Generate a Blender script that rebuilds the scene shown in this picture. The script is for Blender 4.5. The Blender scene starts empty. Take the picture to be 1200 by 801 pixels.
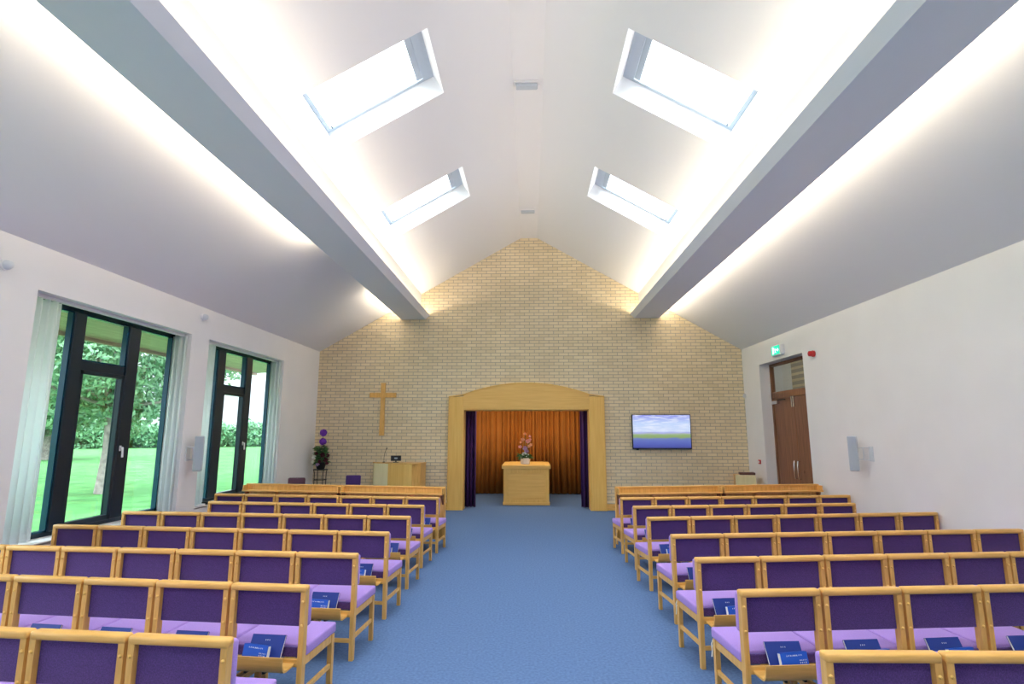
import bpy, bmesh, math, random
from mathutils import Vector, Matrix
R = math.radians
random.seed(7)
scene = bpy.context.scene
col = scene.collection

# ------------------------------------------------------------------ materials
def new_mat(name):
    m = bpy.data.materials.new(name); m.use_nodes = True
    nt = m.node_tree
    return m, nt, nt.nodes, nt.links, nt.nodes['Principled BSDF']

def plain(name, rgb, rough=.5, metal=0, noise=0.0, nscale=8, bump=0, bscale=200, sheen=0, spec=.5):
    m, nt, N, L, b = new_mat(name)
    b.inputs['Base Color'].default_value = (*rgb, 1)
    b.inputs['Roughness'].default_value = rough
    b.inputs['Metallic'].default_value = metal
    b.inputs['Specular IOR Level'].default_value = spec
    if sheen:
        b.inputs['Sheen Weight'].default_value = sheen
        b.inputs['Sheen Tint'].default_value = (.75, .75, 1, 1)
    tc = N.new('ShaderNodeTexCoord')
    if noise:
        n = N.new('ShaderNodeTexNoise'); n.inputs['Scale'].default_value = nscale
        L.new(tc.outputs['Object'], n.inputs['Vector'])
        r = N.new('ShaderNodeValToRGB')
        r.color_ramp.elements[0].position = .3; r.color_ramp.elements[1].position = .7
        r.color_ramp.elements[0].color = (*[c*(1-noise) for c in rgb], 1)
        r.color_ramp.elements[1].color = (*[min(1, c*(1+noise)) for c in rgb], 1)
        L.new(n.outputs['Fac'], r.inputs['Fac']); L.new(r.outputs['Color'], b.inputs['Base Color'])
    if bump:
        n2 = N.new('ShaderNodeTexNoise'); n2.inputs['Scale'].default_value = bscale
        L.new(tc.outputs['Object'], n2.inputs['Vector'])
        bp = N.new('ShaderNodeBump'); bp.inputs['Strength'].default_value = bump; bp.inputs['Distance'].default_value = .003
        L.new(n2.outputs['Fac'], bp.inputs['Height']); L.new(bp.outputs['Normal'], b.inputs['Normal'])
    return m

def wood(name, c1, c2, scale=(3, 3, 3), rough=.4, grain=(60, 60, 4)):
    m, nt, N, L, b = new_mat(name)
    b.inputs['Roughness'].default_value = rough
    tc = N.new('ShaderNodeTexCoord'); mp = N.new('ShaderNodeMapping')
    mp.inputs['Scale'].default_value = grain
    L.new(tc.outputs['Object'], mp.inputs['Vector'])
    n = N.new('ShaderNodeTexNoise'); n.inputs['Scale'].default_value = 1.0; n.inputs['Detail'].default_value = 4
    L.new(mp.outputs['Vector'], n.inputs['Vector'])
    r = N.new('ShaderNodeValToRGB')
    r.color_ramp.elements[0].position = .3; r.color_ramp.elements[1].position = .7
    r.color_ramp.elements[0].color = (*c1, 1); r.color_ramp.elements[1].color = (*c2, 1)
    L.new(n.outputs['Fac'], r.inputs['Fac']); L.new(r.outputs['Color'], b.inputs['Base Color'])
    return m

def fabric(name, rgb, sheen=.3, weave=.18, tint=(.7, .7, 1)):
    m, nt, N, L, b = new_mat(name)
    b.inputs['Roughness'].default_value = .9
    b.inputs['Specular IOR Level'].default_value = .15
    b.inputs['Sheen Weight'].default_value = sheen
    b.inputs['Sheen Tint'].default_value = (*tint, 1)
    tc = N.new('ShaderNodeTexCoord')
    n = N.new('ShaderNodeTexNoise'); n.inputs['Scale'].default_value = 160; n.inputs['Detail'].default_value = 3
    L.new(tc.outputs['Object'], n.inputs['Vector'])
    r = N.new('ShaderNodeValToRGB')
    r.color_ramp.elements[0].position = .3; r.color_ramp.elements[1].position = .72
    r.color_ramp.elements[0].color = (*[c*(1-weave) for c in rgb], 1)
    r.color_ramp.elements[1].color = (*[c*(1+weave*1.4) for c in rgb], 1)
    L.new(n.outputs['Fac'], r.inputs['Fac']); L.new(r.outputs['Color'], b.inputs['Base Color'])
    bp = N.new('ShaderNodeBump'); bp.inputs['Strength'].default_value = .3; bp.inputs['Distance'].default_value = .002
    L.new(n.outputs['Fac'], bp.inputs['Height']); L.new(bp.outputs['Normal'], b.inputs['Normal'])
    return m

def emit(name, rgb, s):
    m, nt, N, L, b = new_mat(name)
    b.inputs['Base Color'].default_value = (*rgb, 1)
    b.inputs['Emission Color'].default_value = (*rgb, 1); b.inputs['Emission Strength'].default_value = s
    return m

def brick():
    m, nt, N, L, b = new_mat('buff_brick')
    b.inputs['Roughness'].default_value = .85
    tc = N.new('ShaderNodeTexCoord'); sp = N.new('ShaderNodeSeparateXYZ'); cb = N.new('ShaderNodeCombineXYZ')
    L.new(tc.outputs['Object'], sp.inputs[0]); L.new(sp.outputs['X'], cb.inputs['X']); L.new(sp.outputs['Z'], cb.inputs['Y'])
    t = N.new('ShaderNodeTexBrick')
    t.inputs['Scale'].default_value = 1.0
    t.inputs['Brick Width'].default_value = .235; t.inputs['Row Height'].default_value = .0765
    t.inputs['Mortar Size'].default_value = .0075; t.inputs['Mortar Smooth'].default_value = .2
    t.inputs['Bias'].default_value = -.1
    t.inputs['Color1'].default_value = (.83, .70, .47, 1)
    t.inputs['Color2'].default_value = (.73, .60, .38, 1)
    t.inputs['Mortar'].default_value = (.44, .385, .31, 1)
    L.new(cb.outputs[0], t.inputs['Vector'])
    n = N.new('ShaderNodeTexNoise'); n.inputs['Scale'].default_value = .9; n.inputs['Detail'].default_value = 5
    L.new(tc.outputs['Object'], n.inputs['Vector'])
    mx = N.new('ShaderNodeMixRGB'); mx.blend_type = 'MULTIPLY'; mx.inputs['Fac'].default_value = 1
    rr = N.new('ShaderNodeValToRGB'); rr.color_ramp.elements[0].color = (.86, .84, .80, 1); rr.color_ramp.elements[1].color = (1.1, 1.1, 1.12, 1)
    L.new(n.outputs['Fac'], rr.inputs['Fac'])
    L.new(t.outputs['Color'], mx.inputs['Color1']); L.new(rr.outputs['Color'], mx.inputs['Color2'])
    L.new(mx.outputs['Color'], b.inputs['Base Color'])
    bp = N.new('ShaderNodeBump'); bp.inputs['Strength'].default_value = .5; bp.inputs['Distance'].default_value = .006; bp.invert = True
    L.new(t.outputs['Fac'], bp.inputs['Height']); L.new(bp.outputs['Normal'], b.inputs['Normal'])
    return m

def glass(name, tint=(.93, .98, .96), refl=.10):
    m, nt, N, L, b = new_mat(name)
    N.remove(b)
    tr = N.new('ShaderNodeBsdfTransparent'); tr.inputs['Color'].default_value = (*tint, 1)
    gl = N.new('ShaderNodeBsdfGlossy'); gl.inputs['Roughness'].default_value = .02
    fr = N.new('ShaderNodeLayerWeight'); fr.inputs['Blend'].default_value = .5
    pw = N.new('ShaderNodeMath'); pw.operation = 'POWER'; pw.inputs[1].default_value = 4
    mp = N.new('ShaderNodeMath'); mp.operation = 'MULTIPLY_ADD'; mp.inputs[1].default_value = .6; mp.inputs[2].default_value = refl*.25
    mx = N.new('ShaderNodeMixShader')
    L.new(fr.outputs['Facing'], pw.inputs[0]); L.new(pw.outputs[0], mp.inputs[0]); L.new(mp.outputs[0], mx.inputs['Fac'])
    L.new(tr.outputs[0], mx.inputs[1]); L.new(gl.outputs[0], mx.inputs[2])
    L.new(mx.outputs[0], N['Material Output'].inputs['Surface'])
    return m

def sheer(name, rgb, trans=.35):
    m, nt, N, L, b = new_mat(name)
    b.inputs['Base Color'].default_value = (*rgb, 1); b.inputs['Roughness'].default_value = .9
    tl = N.new('ShaderNodeBsdfTranslucent'); tl.inputs['Color'].default_value = (*rgb, 1)
    mx = N.new('ShaderNodeMixShader'); mx.inputs['Fac'].default_value = trans
    L.new(b.outputs[0], mx.inputs[1]); L.new(tl.outputs[0], mx.inputs[2])
    L.new(mx.outputs[0], N['Material Output'].inputs['Surface'])
    return m

def leafmat(name, c1, c2, trans=.35):
    m, nt, N, L, b = new_mat(name)
    b.inputs['Roughness'].default_value = .6
    g = N.new('ShaderNodeNewGeometry')
    r = N.new('ShaderNodeValToRGB'); r.color_ramp.elements[0].color = (*c1, 1); r.color_ramp.elements[1].color = (*c2, 1)
    L.new(g.outputs['Random Per Island'], r.inputs['Fac'])
    L.new(r.outputs['Color'], b.inputs['Base Color'])
    tl = N.new('ShaderNodeBsdfTranslucent'); L.new(r.outputs['Color'], tl.inputs['Color'])
    mx = N.new('ShaderNodeMixShader'); mx.inputs['Fac'].default_value = trans
    L.new(b.outputs[0], mx.inputs[1]); L.new(tl.outputs[0], mx.inputs[2])
    L.new(mx.outputs[0], N['Material Output'].inputs['Surface'])
    return m

M = {}
M['wall'] = plain('white_wall_paint', (.84, .835, .84), .8, noise=.015, nscale=2)
M['ceil'] = plain('white_ceiling_paint', (.825, .825, .835), .85)
M['beam'] = plain('beam_paint', (.87, .86, .85), .85)
M['white'] = plain('white_gloss', (.82, .82, .83), .4)
M['skyframe'] = plain('skylight_frame', (.50, .56, .62), .5)
M['brick'] = brick()
M['carpet'] = plain('blue_carpet', (.11, .185, .35), .95, noise=.16, nscale=45, bump=.3, bscale=500, spec=.1)
M['oak'] = wood('honey_oak', (.67, .36, .085), (.84, .49, .145), grain=(40, 40, 5))
M['oak_h'] = wood('honey_oak_horizontal', (.67, .36, .08), (.85, .49, .14), grain=(4, 30, 50))
M['oak_v'] = wood('golden_oak_vertical', (.78, .455, .10), (.88, .555, .155), grain=(35, 35, 1.5))
M['oak_g'] = wood('golden_oak_horizontal', (.78, .455, .11), (.88, .55, .165), grain=(1.5, 30, 35))
M['oak_pale'] = wood('pale_oak', (.80, .70, .38), (.88, .78, .46), grain=(30, 30, 2))
M['walnut'] = wood('walnut_door', (.165, .062, .028), (.30, .125, .06), grain=(45, 45, 2))
M['fab_seat'] = fabric('lilac_fabric', (.40, .25, .63), .2, .08)
M['fab_back'] = fabric('shaded_purple_fabric', (.072, .032, .15), .9, .4, (.5, .47, 1))  # same cloth as the seats, shade and bluish window sheen put into the colour
M['purple_curtain'] = plain('purple_velvet', (.07, .018, .12), .85)
M['orange_curtain'] = plain('orange_curtain_cloth', (.43, .15, .016), .75, noise=.08, nscale=3)
M['frame'] = plain('dark_teal_aluminium', (.004, .018, .034), .3, metal=.2)
M['sash'] = plain('teal_aluminium', (.008, .055, .10), .25, metal=.2)
M['glass'] = glass('window_glass', (.93, .98, .98), .12)
M['skyglass'] = glass('skylight_glass', (.97, .99, 1), .05)
M['chrome'] = plain('chrome', (.75, .75, .76), .2, metal=1)
M['black'] = plain('black_plastic', (.012, .012, .016), .4)
M['steel_dark'] = plain('dark_wrought_iron', (.03, .03, .03), .5, metal=.5)
M['curtain'] = sheer('white_voile', (.95, .97, .98), .62)
M['spk'] = plain('white_speaker_plastic', (.66, .70, .74), .5)
M['grille'] = plain('grey_speaker_grille', (.42, .48, .54), .7, bump=.4, bscale=300)
M['red'] = plain('red_plastic', (.55, .02, .02), .4)
M['book'] = plain('royal_blue_cover', (.006, .034, .26), .6)
M['book2'] = plain('bright_blue_cover', (.008, .10, .60), .6)
M['paper'] = plain('page_paper', (.85, .87, .9), .7)
M['bronze'] = plain('brown_leather', (.13, .06, .05), .6)
M['soffit'] = wood('soffit_boards', (.20, .12, .08), (.40, .27, .18), grain=(14, .3, 14))
M['grass'] = plain('lawn_grass', (.05, .14, .042), .95, noise=.3, nscale=1.2, bump=.4, bscale=60, spec=.05)
M['bark'] = plain('tree_bark', (.20, .17, .15), .9, noise=.4, nscale=6, bump=.8, bscale=20)
M['leaf'] = leafmat('tree_leaves', (.07, .21, .10), (.30, .50, .28))
M['leaf_hedge'] = leafmat('hedge_leaves', (.05, .17, .07), (.14, .32, .14))
M['leaf_pot'] = leafmat('bouquet_leaves', (.02, .09, .02), (.14, .30, .10), .15)
M['paving'] = plain('outdoor_paving', (.4, .39, .36), .9, noise=.1)

# ------------------------------------------------------------------ mesh helpers
class MB:
    def __init__(s): s.bm = bmesh.new()
    def box(s, x0, x1, y0, y1, z0, z1, bev=0, seg=2, rot=None, org=None):
        vs = [s.bm.verts.new((x, y, z)) for x in (x0, x1) for y in (y0, y1) for z in (z0, z1)]
        fs = [(0,1,3,2), (4,6,7,5), (0,4,5,1), (2,3,7,6), (0,2,6,4), (1,5,7,3)]
        faces = [s.bm.faces.new([vs[i] for i in f]) for f in fs]
        if bev:
            es = list({e for f in faces for e in f.edges})
            r = bmesh.ops.bevel(s.bm, geom=es, offset=bev, segments=seg, affect='EDGES', profile=.5)
            vs = list({v for v in r['verts']} | {v for v in vs if v.is_valid})
        if rot is not None:
            bmesh.ops.transform(s.bm, matrix=Matrix.Translation(org) @ rot @ Matrix.Translation(-Vector(org)), verts=vs)
        return s
    def prism(s, pts, axis, a, b):
        """polygon pts extruded along axis ('x','y','z') from a to b"""
        def mk(p, t):
            if axis == 'y': return (p[0], t, p[1])
            if axis == 'x': return (t, p[0], p[1])
            return (p[0], p[1], t)
        A = [s.bm.verts.new(mk(p, a)) for p in pts]; B = [s.bm.verts.new(mk(p, b)) for p in pts]
        n = len(pts)
        s.bm.faces.new(A); s.bm.faces.new(B[::-1])
        for i in range(n): s.bm.faces.new((A[i], B[i], B[(i+1) % n], A[(i+1) % n]))
        return s
    def tube(s, pts, r, n=8, cap=True):
        pts = [Vector(p) for p in pts]; rings = []
        for i, p in enumerate(pts):
            rr = r[i] if isinstance(r, (list, tuple)) else r
            d = (pts[min(i+1, len(pts)-1)] - pts[max(i-1, 0)]).normalized()
            a = d.orthogonal().normalized() if i == 0 else (a - d*a.dot(d)).normalized()
            b = d.cross(a)
            rings.append([s.bm.verts.new(p + (a*math.cos(2*math.pi*k/n) + b*math.sin(2*math.pi*k/n))*rr) for k in range(n)])
        for A, B in zip(rings, rings[1:]):
            for k in range(n): s.bm.faces.new((A[k], A[(k+1) % n], B[(k+1) % n], B[k]))
        if cap: s.bm.faces.new(rings[0][::-1]); s.bm.faces.new(rings[-1])
        return s
    def lathe(s, prof, c=(0, 0, 0), n=20, axis='z'):
        rings = []
        for r, h in prof:
            ring = []
            for k in range(n):
                t = 2*math.pi*k/n; u, v = r*math.cos(t), r*math.sin(t)
                p = {'z': (u, v, h), 'y': (u, h, v), 'x': (h, u, v)}[axis]
                ring.append(s.bm.verts.new((c[0]+p[0], c[1]+p[1], c[2]+p[2])))
            rings.append(ring)
        for A, B in zip(rings, rings[1:]):
            for k in range(n): s.bm.faces.new((A[k], A[(k+1) % n], B[(k+1) % n], B[k]))
        s.bm.faces.new(rings[0][::-1]); s.bm.faces.new(rings[-1])
        return s
    def quad(s, *p):
        s.bm.faces.new([s.bm.verts.new(q) for q in p]); return s
    def blob(s, c, r, jit=.15, sub=2, sc=(1, 1, 1)):
        g = bmesh.ops.create_icosphere(s.bm, subdivisions=sub, radius=1)
        for v in g['verts']:
            k = r*(1+random.uniform(-jit, jit))
            v.co = Vector((c[0]+v.co.x*k*sc[0], c[1]+v.co.y*k*sc[1], c[2]+v.co.z*k*sc[2]))
        return s
    def mesh(s, name, mat, smooth=False):
        bmesh.ops.recalc_face_normals(s.bm, faces=s.bm.faces[:])
        me = bpy.data.meshes.new(name); s.bm.to_mesh(me); s.bm.free()
        me.materials.append(mat)
        if smooth:
            me.polygons.foreach_set('use_smooth', [True]*len(me.polygons))
            try: me.set_sharp_from_angle(angle=R(40))
            except Exception: pass
        return me
    def build(s, name, mat, parent=None, smooth=False, loc=None, rz=0, **props):
        o = bpy.data.objects.new(name, s.mesh(name, mat, smooth)); col.objects.link(o)
        o.parent = parent
        if loc: o.location = loc
        if rz: o.rotation_euler = (0, 0, rz)
        for k, v in props.items(): o[k] = v
        return o

def root(name, label, cat, loc=(0, 0, 0), rz=0, group=None):
    o = bpy.data.objects.new(name, None); col.objects.link(o)
    o.empty_display_size = .1; o.location = loc; o.rotation_euler = (0, 0, rz)
    o['label'] = label; o['category'] = cat
    if group: o['group'] = group
    return o
def tag(o, label, cat, group=None, kind=None):
    o['label'] = label; o['category'] = cat
    if group: o['group'] = group
    if kind: o['kind'] = kind
    return o
def struct(o, label=None, cat=None):
    o['kind'] = 'structure'
    if label: o['label'] = label
    if cat: o['category'] = cat
    return o
def copy_tree(o, parent=None):
    c = o.copy(); col.objects.link(c)
    if parent is not None: c.parent = parent
    for ch in list(o.children): copy_tree(ch, c)
    return c

# ------------------------------------------------------------------ room dimensions
XL, XR, YF, YB = -5.14, 5.065, 13.10, -4.0
EZ, AZ, AX = 3.725, 6.574, .208
SL = (AZ-EZ)/(-XL-AX); SR = (AZ-EZ)/(XR-AX)
TH = .31                                    # roof thickness measured vertically ~ reveal depth
def zc(x): return AZ - (SL*(-x-AX) if x < -AX else SR*(x-AX) if x > AX else 0)

# floor
struct(MB().box(XL-.32, XR+.32, YB, YF+3.6, -.12, 0).build('floor', M['carpet']), 'blue carpet floor running up the aisle to the alcove', 'floor')

# walls
W1 = (5.394, 8.04); W2 = (8.497, 11.19); WZ0, WZ1 = .63, 3.256
holes_l = [(-.85, 1.8), (2.29, 4.86), W1, W2]
m = MB(); y = YB
for a, b in holes_l:
    m.box(XL-.32, XL, y, a, 0, EZ+.1)
    m.box(XL-.32, XL, a, b, 0, WZ0); m.box(XL-.32, XL, a, b, WZ1, EZ+.1)
    y = b
m.box(XL-.32, XL, y, YF+.3, 0, EZ+.1)
struct(m.build('wall_left', M['wall']), 'white plastered left wall with two tall windows', 'wall')
DY0, DY1, DZ = 10.22, 12.16, 3.242
m = MB()
m.box(XR, XR+.32, YB, DY0, 0, EZ+.1); m.box(XR, XR+.32, DY0, DY1, DZ, EZ+.1); m.box(XR, XR+.32, DY1, YF+.3, 0, EZ+.1)
struct(m.build('wall_right', M['wall']), 'white plastered right wall with the door recess', 'wall')
# front gable in brick, with the alcove opening
OX0, OX1, OZ = -1.583, 1.409, 2.306
def gable(y0, y1, mat, name, hole=None):
    mm = MB()
    if hole:
        x0, x1, z1 = hole
        P = [(XL, 0), (x0, 0), (x0, zc(x0)), (XL, EZ)]
        mm.prism(P, 'y', y0, y1)
        mm.prism([(x1, 0), (XR, 0), (XR, EZ), (x1, zc(x1))], 'y', y0, y1)
        mm.prism([(x0, z1), (x1, z1), (x1, zc(x1)), (AX, AZ), (-AX, AZ), (x0, zc(x0))], 'y', y0, y1)
    else:
        mm.prism([(XL, 0), (XR, 0), (XR, EZ), (AX, AZ), (-AX, AZ), (XL, EZ)], 'y', y0, y1)
    return struct(mm.build(name, mat))
g = gable(YF, YF+.3, M['brick'], 'wall_front', (OX0, OX1, OZ)); g['label'] = 'buff brick gable wall at the front'; g['category'] = 'wall'
gable(YB-.2, YB, M['wall'], 'wall_rear')
# ceiling: two slopes with skylight holes + flat ridge
skyL = [(-1.2, -.05), (2.1, 3.25), (5.215, 6.35), (8.32, 9.46)]
skyR = [(-1.15, 0), (2.15, 3.3), (5.28, 6.42), (8.38, 9.52)]
SXI, SXO = 1.08, 2.415
def slab(mm, xa, xb, y0, y1):
    def up(x):
        an = math.atan(SL if x < 0 else SR); sg = -1 if x < 0 else 1
        return (x+sg*math.sin(an)*TH, zc(x)+math.cos(an)*TH)
    mm.prism([(xa, zc(xa)), (xb, zc(xb)), up(xb), up(xa)], 'y', y0, y1)
m = MB()
for sgn, sk in ((-1, skyL), (1, skyR)):
    xe = XL-.32 if sgn < 0 else XR+.32
    slab(m, sgn*AX, sgn*SXI, YB, YF+.3); slab(m, sgn*SXO, xe, YB, YF+.3)
    y = YB
    for a, b in sk:
        slab(m, sgn*SXI, sgn*SXO, y, a); y = b
    slab(m, sgn*SXI, sgn*SXO, y, YF+.3)
m.prism([(-AX, AZ), (AX, AZ), (AX+.155, AZ+TH*.87), (0, AZ+.36), (-AX-.155, AZ+TH*.87)], 'y', YB, YF+.3)
struct(m.build('ceiling', M['ceil']), 'white vaulted ceiling sloping up to a flat ridge', 'ceiling')

# beams with coves
for sgn in (-1, 1):
    P = [(2.552, 4.515), (3.15, 4.515), (3.15, 4.56), (3.12, 4.56), (3.12, 4.545), (2.90, 4.545), (2.90, zc(sgn*2.90)+.05),
         (2.67, zc(sgn*2.67)+.05), (2.67, 4.55), (2.56, 4.55), (2.475, 4.64), (2.45, 4.62)]
    b = MB().prism([(sgn*x, z) for x, z in P], 'y', YB, YF).build('ceiling_beam', M['beam'])
    struct(b, 'long white boxed beam with hidden cove lighting, ' + ('left' if sgn < 0 else 'right') + ' side', 'beam')

# skylights
k = 5
for sgn, sk in ((-1, skyL), (1, skyR)):
    S = SL if sgn < 0 else SR; ang = math.atan(S)
    for i, (a, b) in enumerate(sk):
        if i < 2: continue
        def P(x, off): return (sgn*(x+math.sin(ang)*off), zc(sgn*x)+math.cos(ang)*off)
        def strip(mm, xa, xb, ya, yb, o0, o1):
            mm.prism([P(xa, o0), P(xb, o0), P(xb, o1), P(xa, o1)], 'y', ya, yb)
        m = MB(); w = .035
        strip(m, SXI+.002, SXI+.05, a+.002, b-.002, .27, .345); strip(m, SXO-.05, SXO-.002, a+.002, b-.002, .27, .345)
        strip(m, SXI+.05, SXO-.05, a+.002, a+.05, .27, .345); strip(m, SXI+.05, SXO-.05, b-.05, b-.002, .27, .345)
        w_ = m.build('window_%d' % k, M['skyframe']); k += 1
        struct(w_, 'roof skylight %s, %s the screen wall' % ('left of the ridge' if sgn < 0 else 'right of the ridge', 'nearer' if i == 3 else 'farther from'), 'skylight')
        m = MB(); strip(m, SXI+.052, SXI+.13, a+.06, b-.06, .26, .30); m.build('blind_cassette', M['skyframe'], w_)
        m = MB(); strip(m, SXI+.132, SXI+.20, a+.07, b-.07, .27, .285); m.build('rolled_blind', M['skyframe'], w_)
        m = MB(); strip(m, SXI+.05, SXO-.05, a+.05, b-.05, .325, .335); m.build('glass', M['skyglass'], w_)
        m = MB()
        for yy in (a+.07, b-.07):
            p0 = P(SXO-.075, .255); p1 = P(SXO-.075, .285); m.tube([(p0[0], yy, p0[1]), (p1[0], yy, p1[1])], .009, 8)
        m.build('catch', M['black'], w_)

# ridge emergency luminaires
for i, (yy, w) in enumerate(((6.92, .17), (11.32, .17))):
    t = root('emergency_light', 'small grey emergency light on the ridge, ' + ('nearer the camera' if i == 0 else 'close to the brick gable'), 'ceiling light', (-.02, yy, AZ), 0, 'ridge emergency lights')
    MB().box(-w, w, -.07, .07, -.03, 0, .008).build('backplate', M['white'], t)
    MB().box(-w+.02, w-.02, -.055, .055, -.075, -.03, .015).build('diffuser', M['skyframe'], t)
    for s in (-1, 1): MB().box(s*w-.012, s*w+.012, -.03, .03, -.055, -.002, .004).build('end_clip', M['white'], t)

# ------------------------------------------------------------------ windows in the left wall
XFW = -5.40
def window(n, y0, y1, m1, m2, ztr, label, dressed=True):
    w = MB()
    D0, D1 = XFW-.07, XFW
    w.box(D0, D1, y0, y0+.06, WZ0, WZ1, .004, 1); w.box(D0, D1, y1-.06, y1, WZ0, WZ1, .004, 1)
    w.box(D0, D1, y0, y1, WZ1-.06, WZ1, .004, 1); w.box(D0, D1, y0, y1, WZ0, WZ0+.06, .004, 1)
    o = struct(w.build('window_%d' % n, M['frame']), label, 'window')
    for a, b in (m1, m2):
        MB().box(D0-.01, D1+.03, a, b, WZ0+.06, WZ1-.06, .006, 1).build('mullion', M['frame'], o)
    MB().box(D0, D1+.01, m1[1], m2[0], ztr-.055, ztr+.055, .004, 1).build('transom', M['frame'], o)
    # opening sash (middle bay, lower), thin teal beads round every pane
    a, b = m1[1], m2[0]
    s = MB()
    for (p, q, r_, t_) in ((a, a+.05, WZ0+.06, ztr-.055), (b-.05, b, WZ0+.06, ztr-.055), (a, b, WZ0+.06, WZ0+.12), (a, b, ztr-.105, ztr-.055)):
        s.box(D0+.01, D1+.025, p, q, r_, t_, .004, 1)
    sa = s.build('sash', M['frame'], o)
    hd = MB().box(D1+.03, D1+.04, m2[0]+.03, m2[0]+.06, 1.54, 1.61, .004).tube([(D1+.04, m2[0]+.045, 1.585), (D1+.065, m2[0]+.045, 1.585), (D1+.07, m2[0]+.05, 1.46)], .013, 8)
    hd.build('handle', M['white'], o, True)
    for (p, q, r_, t_) in ((y0+.06, m1[0], WZ0+.06, WZ1-.06), (m2[1], y1-.06, WZ0+.06, WZ1-.06), (a, b, ztr+.055, WZ1-.06)):
        bd = MB(); e = .018
        bd.box(D0+.01, D1+.008, p, p+e, r_, t_); bd.box(D0+.01, D1+.008, q-e, q, r_, t_)
        bd.box(D0+.01, D1+.008, p, q, r_, r_+e); bd.box(D0+.01, D1+.008, p, q, t_-e, t_)
        bd.build('glazing_bead', M['sash'], o)
        MB().box(XFW-.045, XFW-.035, p, q, r_, t_).build('pane', M['glass'], o)
    MB().box(XFW-.045, XFW-.035, a+.05, b-.05, WZ0+.12, ztr-.105).build('pane', M['glass'], o)
    MB().box(XFW+.0, XL+.0, y0, y1, WZ0-.02, WZ0+.012, .003, 1).build('sill_board', M['white'], o)
    return o
window(1, *W1, (6.17, 6.34), (7.07, 7.28), 2.58, 'tall dark framed three-bay window nearest the camera')
window(2, *W2, (9.21, 9.43), (10.16, 10.37), 2.54, 'tall dark framed three-bay window nearer the brick wall')

def curtain_bm(x, y0, y1, z0, z1, n, amp, axis='y', steps=None, thick=.006):
    """hanging folded cloth along y (axis 'y') or x (axis 'x')"""
    mm = MB(); steps = steps or n*8; A = []; B = []
    for i in range(steps+1):
        t = i/steps; u = y0+(y1-y0)*t
        ph = 2*math.pi*n*t
        off = amp*(math.sin(ph)+.35*math.sin(2.3*ph+1.1)+.2*math.sin(.37*ph+.5))
        row = []
        for z, k_ in ((z0, 1.08), ((z0+z1)/2, 1.0), (z1, .85)):
            p = (x+off*k_, u, z) if axis == 'y' else (u, x+off*k_, z)
            row.append(mm.bm.verts.new(p))
        A.append(row)
    for a, b in zip(A, A[1:]):
        for j in range(2): mm.bm.faces.new((a[j], b[j], b[j+1], a[j+1]))
    return mm
def curtain(name, mat, bm_, label, cat, group=None, thick=.006):
    o = bm_.build(name, mat, smooth=True)
    sm = o.modifiers.new('thickness', 'SOLIDIFY'); sm.thickness = thick; sm.offset = 0
    tag(o, label, cat, group)
    return o
GC = 'white curtains at the left windows'
curtain('curtain', M['curtain'], curtain_bm(-5.27, 5.43, 5.84, WZ0+.03, WZ1-.045, 4, .035), 'white curtain bunched at the near side of the nearest window', 'curtain', GC)
curtain('curtain', M['curtain'], curtain_bm(7.965, -5.385, -5.16, WZ0+.03, WZ1-.045, 3, .03, 'x'), 'white curtain bunched on the far side of the nearest window', 'curtain', GC)
curtain('curtain', M['curtain'], curtain_bm(-5.27, 8.53, 8.90, WZ0+.03, WZ1-.045, 4, .035), 'white curtain bunched at the near side of the farther window', 'curtain', GC)
curtain('curtain', M['curtain'], curtain_bm(11.115, -5.385, -5.16, WZ0+.03, WZ1-.045, 3, .03, 'x'), 'white curtain bunched on the far side of the farther window', 'curtain', GC)
for i, (a, b) in enumerate((W1, W2)):
    o = MB().box(-5.29, -5.245, a+.01, b-.01, WZ1-.04, WZ1, .003, 1).build('curtain_track', M['white'])
    tag(o, 'slim pale curtain track at the head of the %s window' % ('nearest' if i == 0 else 'farther'), 'curtain track', 'curtain tracks')
o = MB().box(-5.205, -5.15, 8.52, 8.80, WZ0+.012, WZ0+.04, .004, 1).build('folded_cloth', M['paper'])
tag(o, 'folded white cloth lying on the near corner of the farther sill', 'cloth')
o = MB().box(-.05, .05, -.055, .055, 0, .04, .006).build('small_box', M['steel_dark'], loc=(-5.205, 8.90, WZ0+.012))
tag(o, 'small dark box on the sill beside the folded white cloth', 'box')

# ------------------------------------------------------------------ portal, alcove
PY = YF-.08
pc, hw = -.087, 1.83
x0, x1 = pc-hw, pc+hw
pr = root('timber_portal', 'arched pale oak surround framing the alcove in the brick wall', 'door surround', (pc, PY, 0))
MB().box(-hw, -hw+.335, 0, .079, 0, 2.615, .004, 1).build('post', M['oak_v'], pr)
MB().box(hw-.335, hw, 0, .079, 0, 2.615, .004, 1).build('post', M['oak_v'], pr)
hi = hw-.335
arc = [(-hi+(2*hi)*i/24, 2.65+.275*(1-((-hi+(2*hi)*i/24)/hi)**2)) for i in range(25)]
MB().prism([(-hi, 2.305), (hi, 2.305)] + arc[::-1], 'y', .003, .079).build('arched_header', M['oak_g'], pr)
m = MB()
m.box(-hw-.015, -hw+.001, -.012, .079, 0, 2.61); m.box(hw-.001, hw+.015, -.012, .079, 0, 2.61)
pts = [(-hw-.015, 2.60), (-hi, 2.65)] + arc[1:-1] + [(hi, 2.65), (hw+.015, 2.60)]
for (a, b) in zip(pts, pts[1:]):
    m.prism([a, b, (b[0], b[1]+.022), (a[0], a[1]+.022)], 'y', -.012, .079)
m.build('edge_moulding', M['oak_v'], pr)
m = MB(); m.box(-hi, -hi+.02, .0, .38, 0, 2.30); m.box(hi-.02, hi, .0, .38, 0, 2.30); m.box(-hi, hi, .0795, .38, 2.285, 2.305)
m.build('lining', M['oak_v'], pr)

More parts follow.
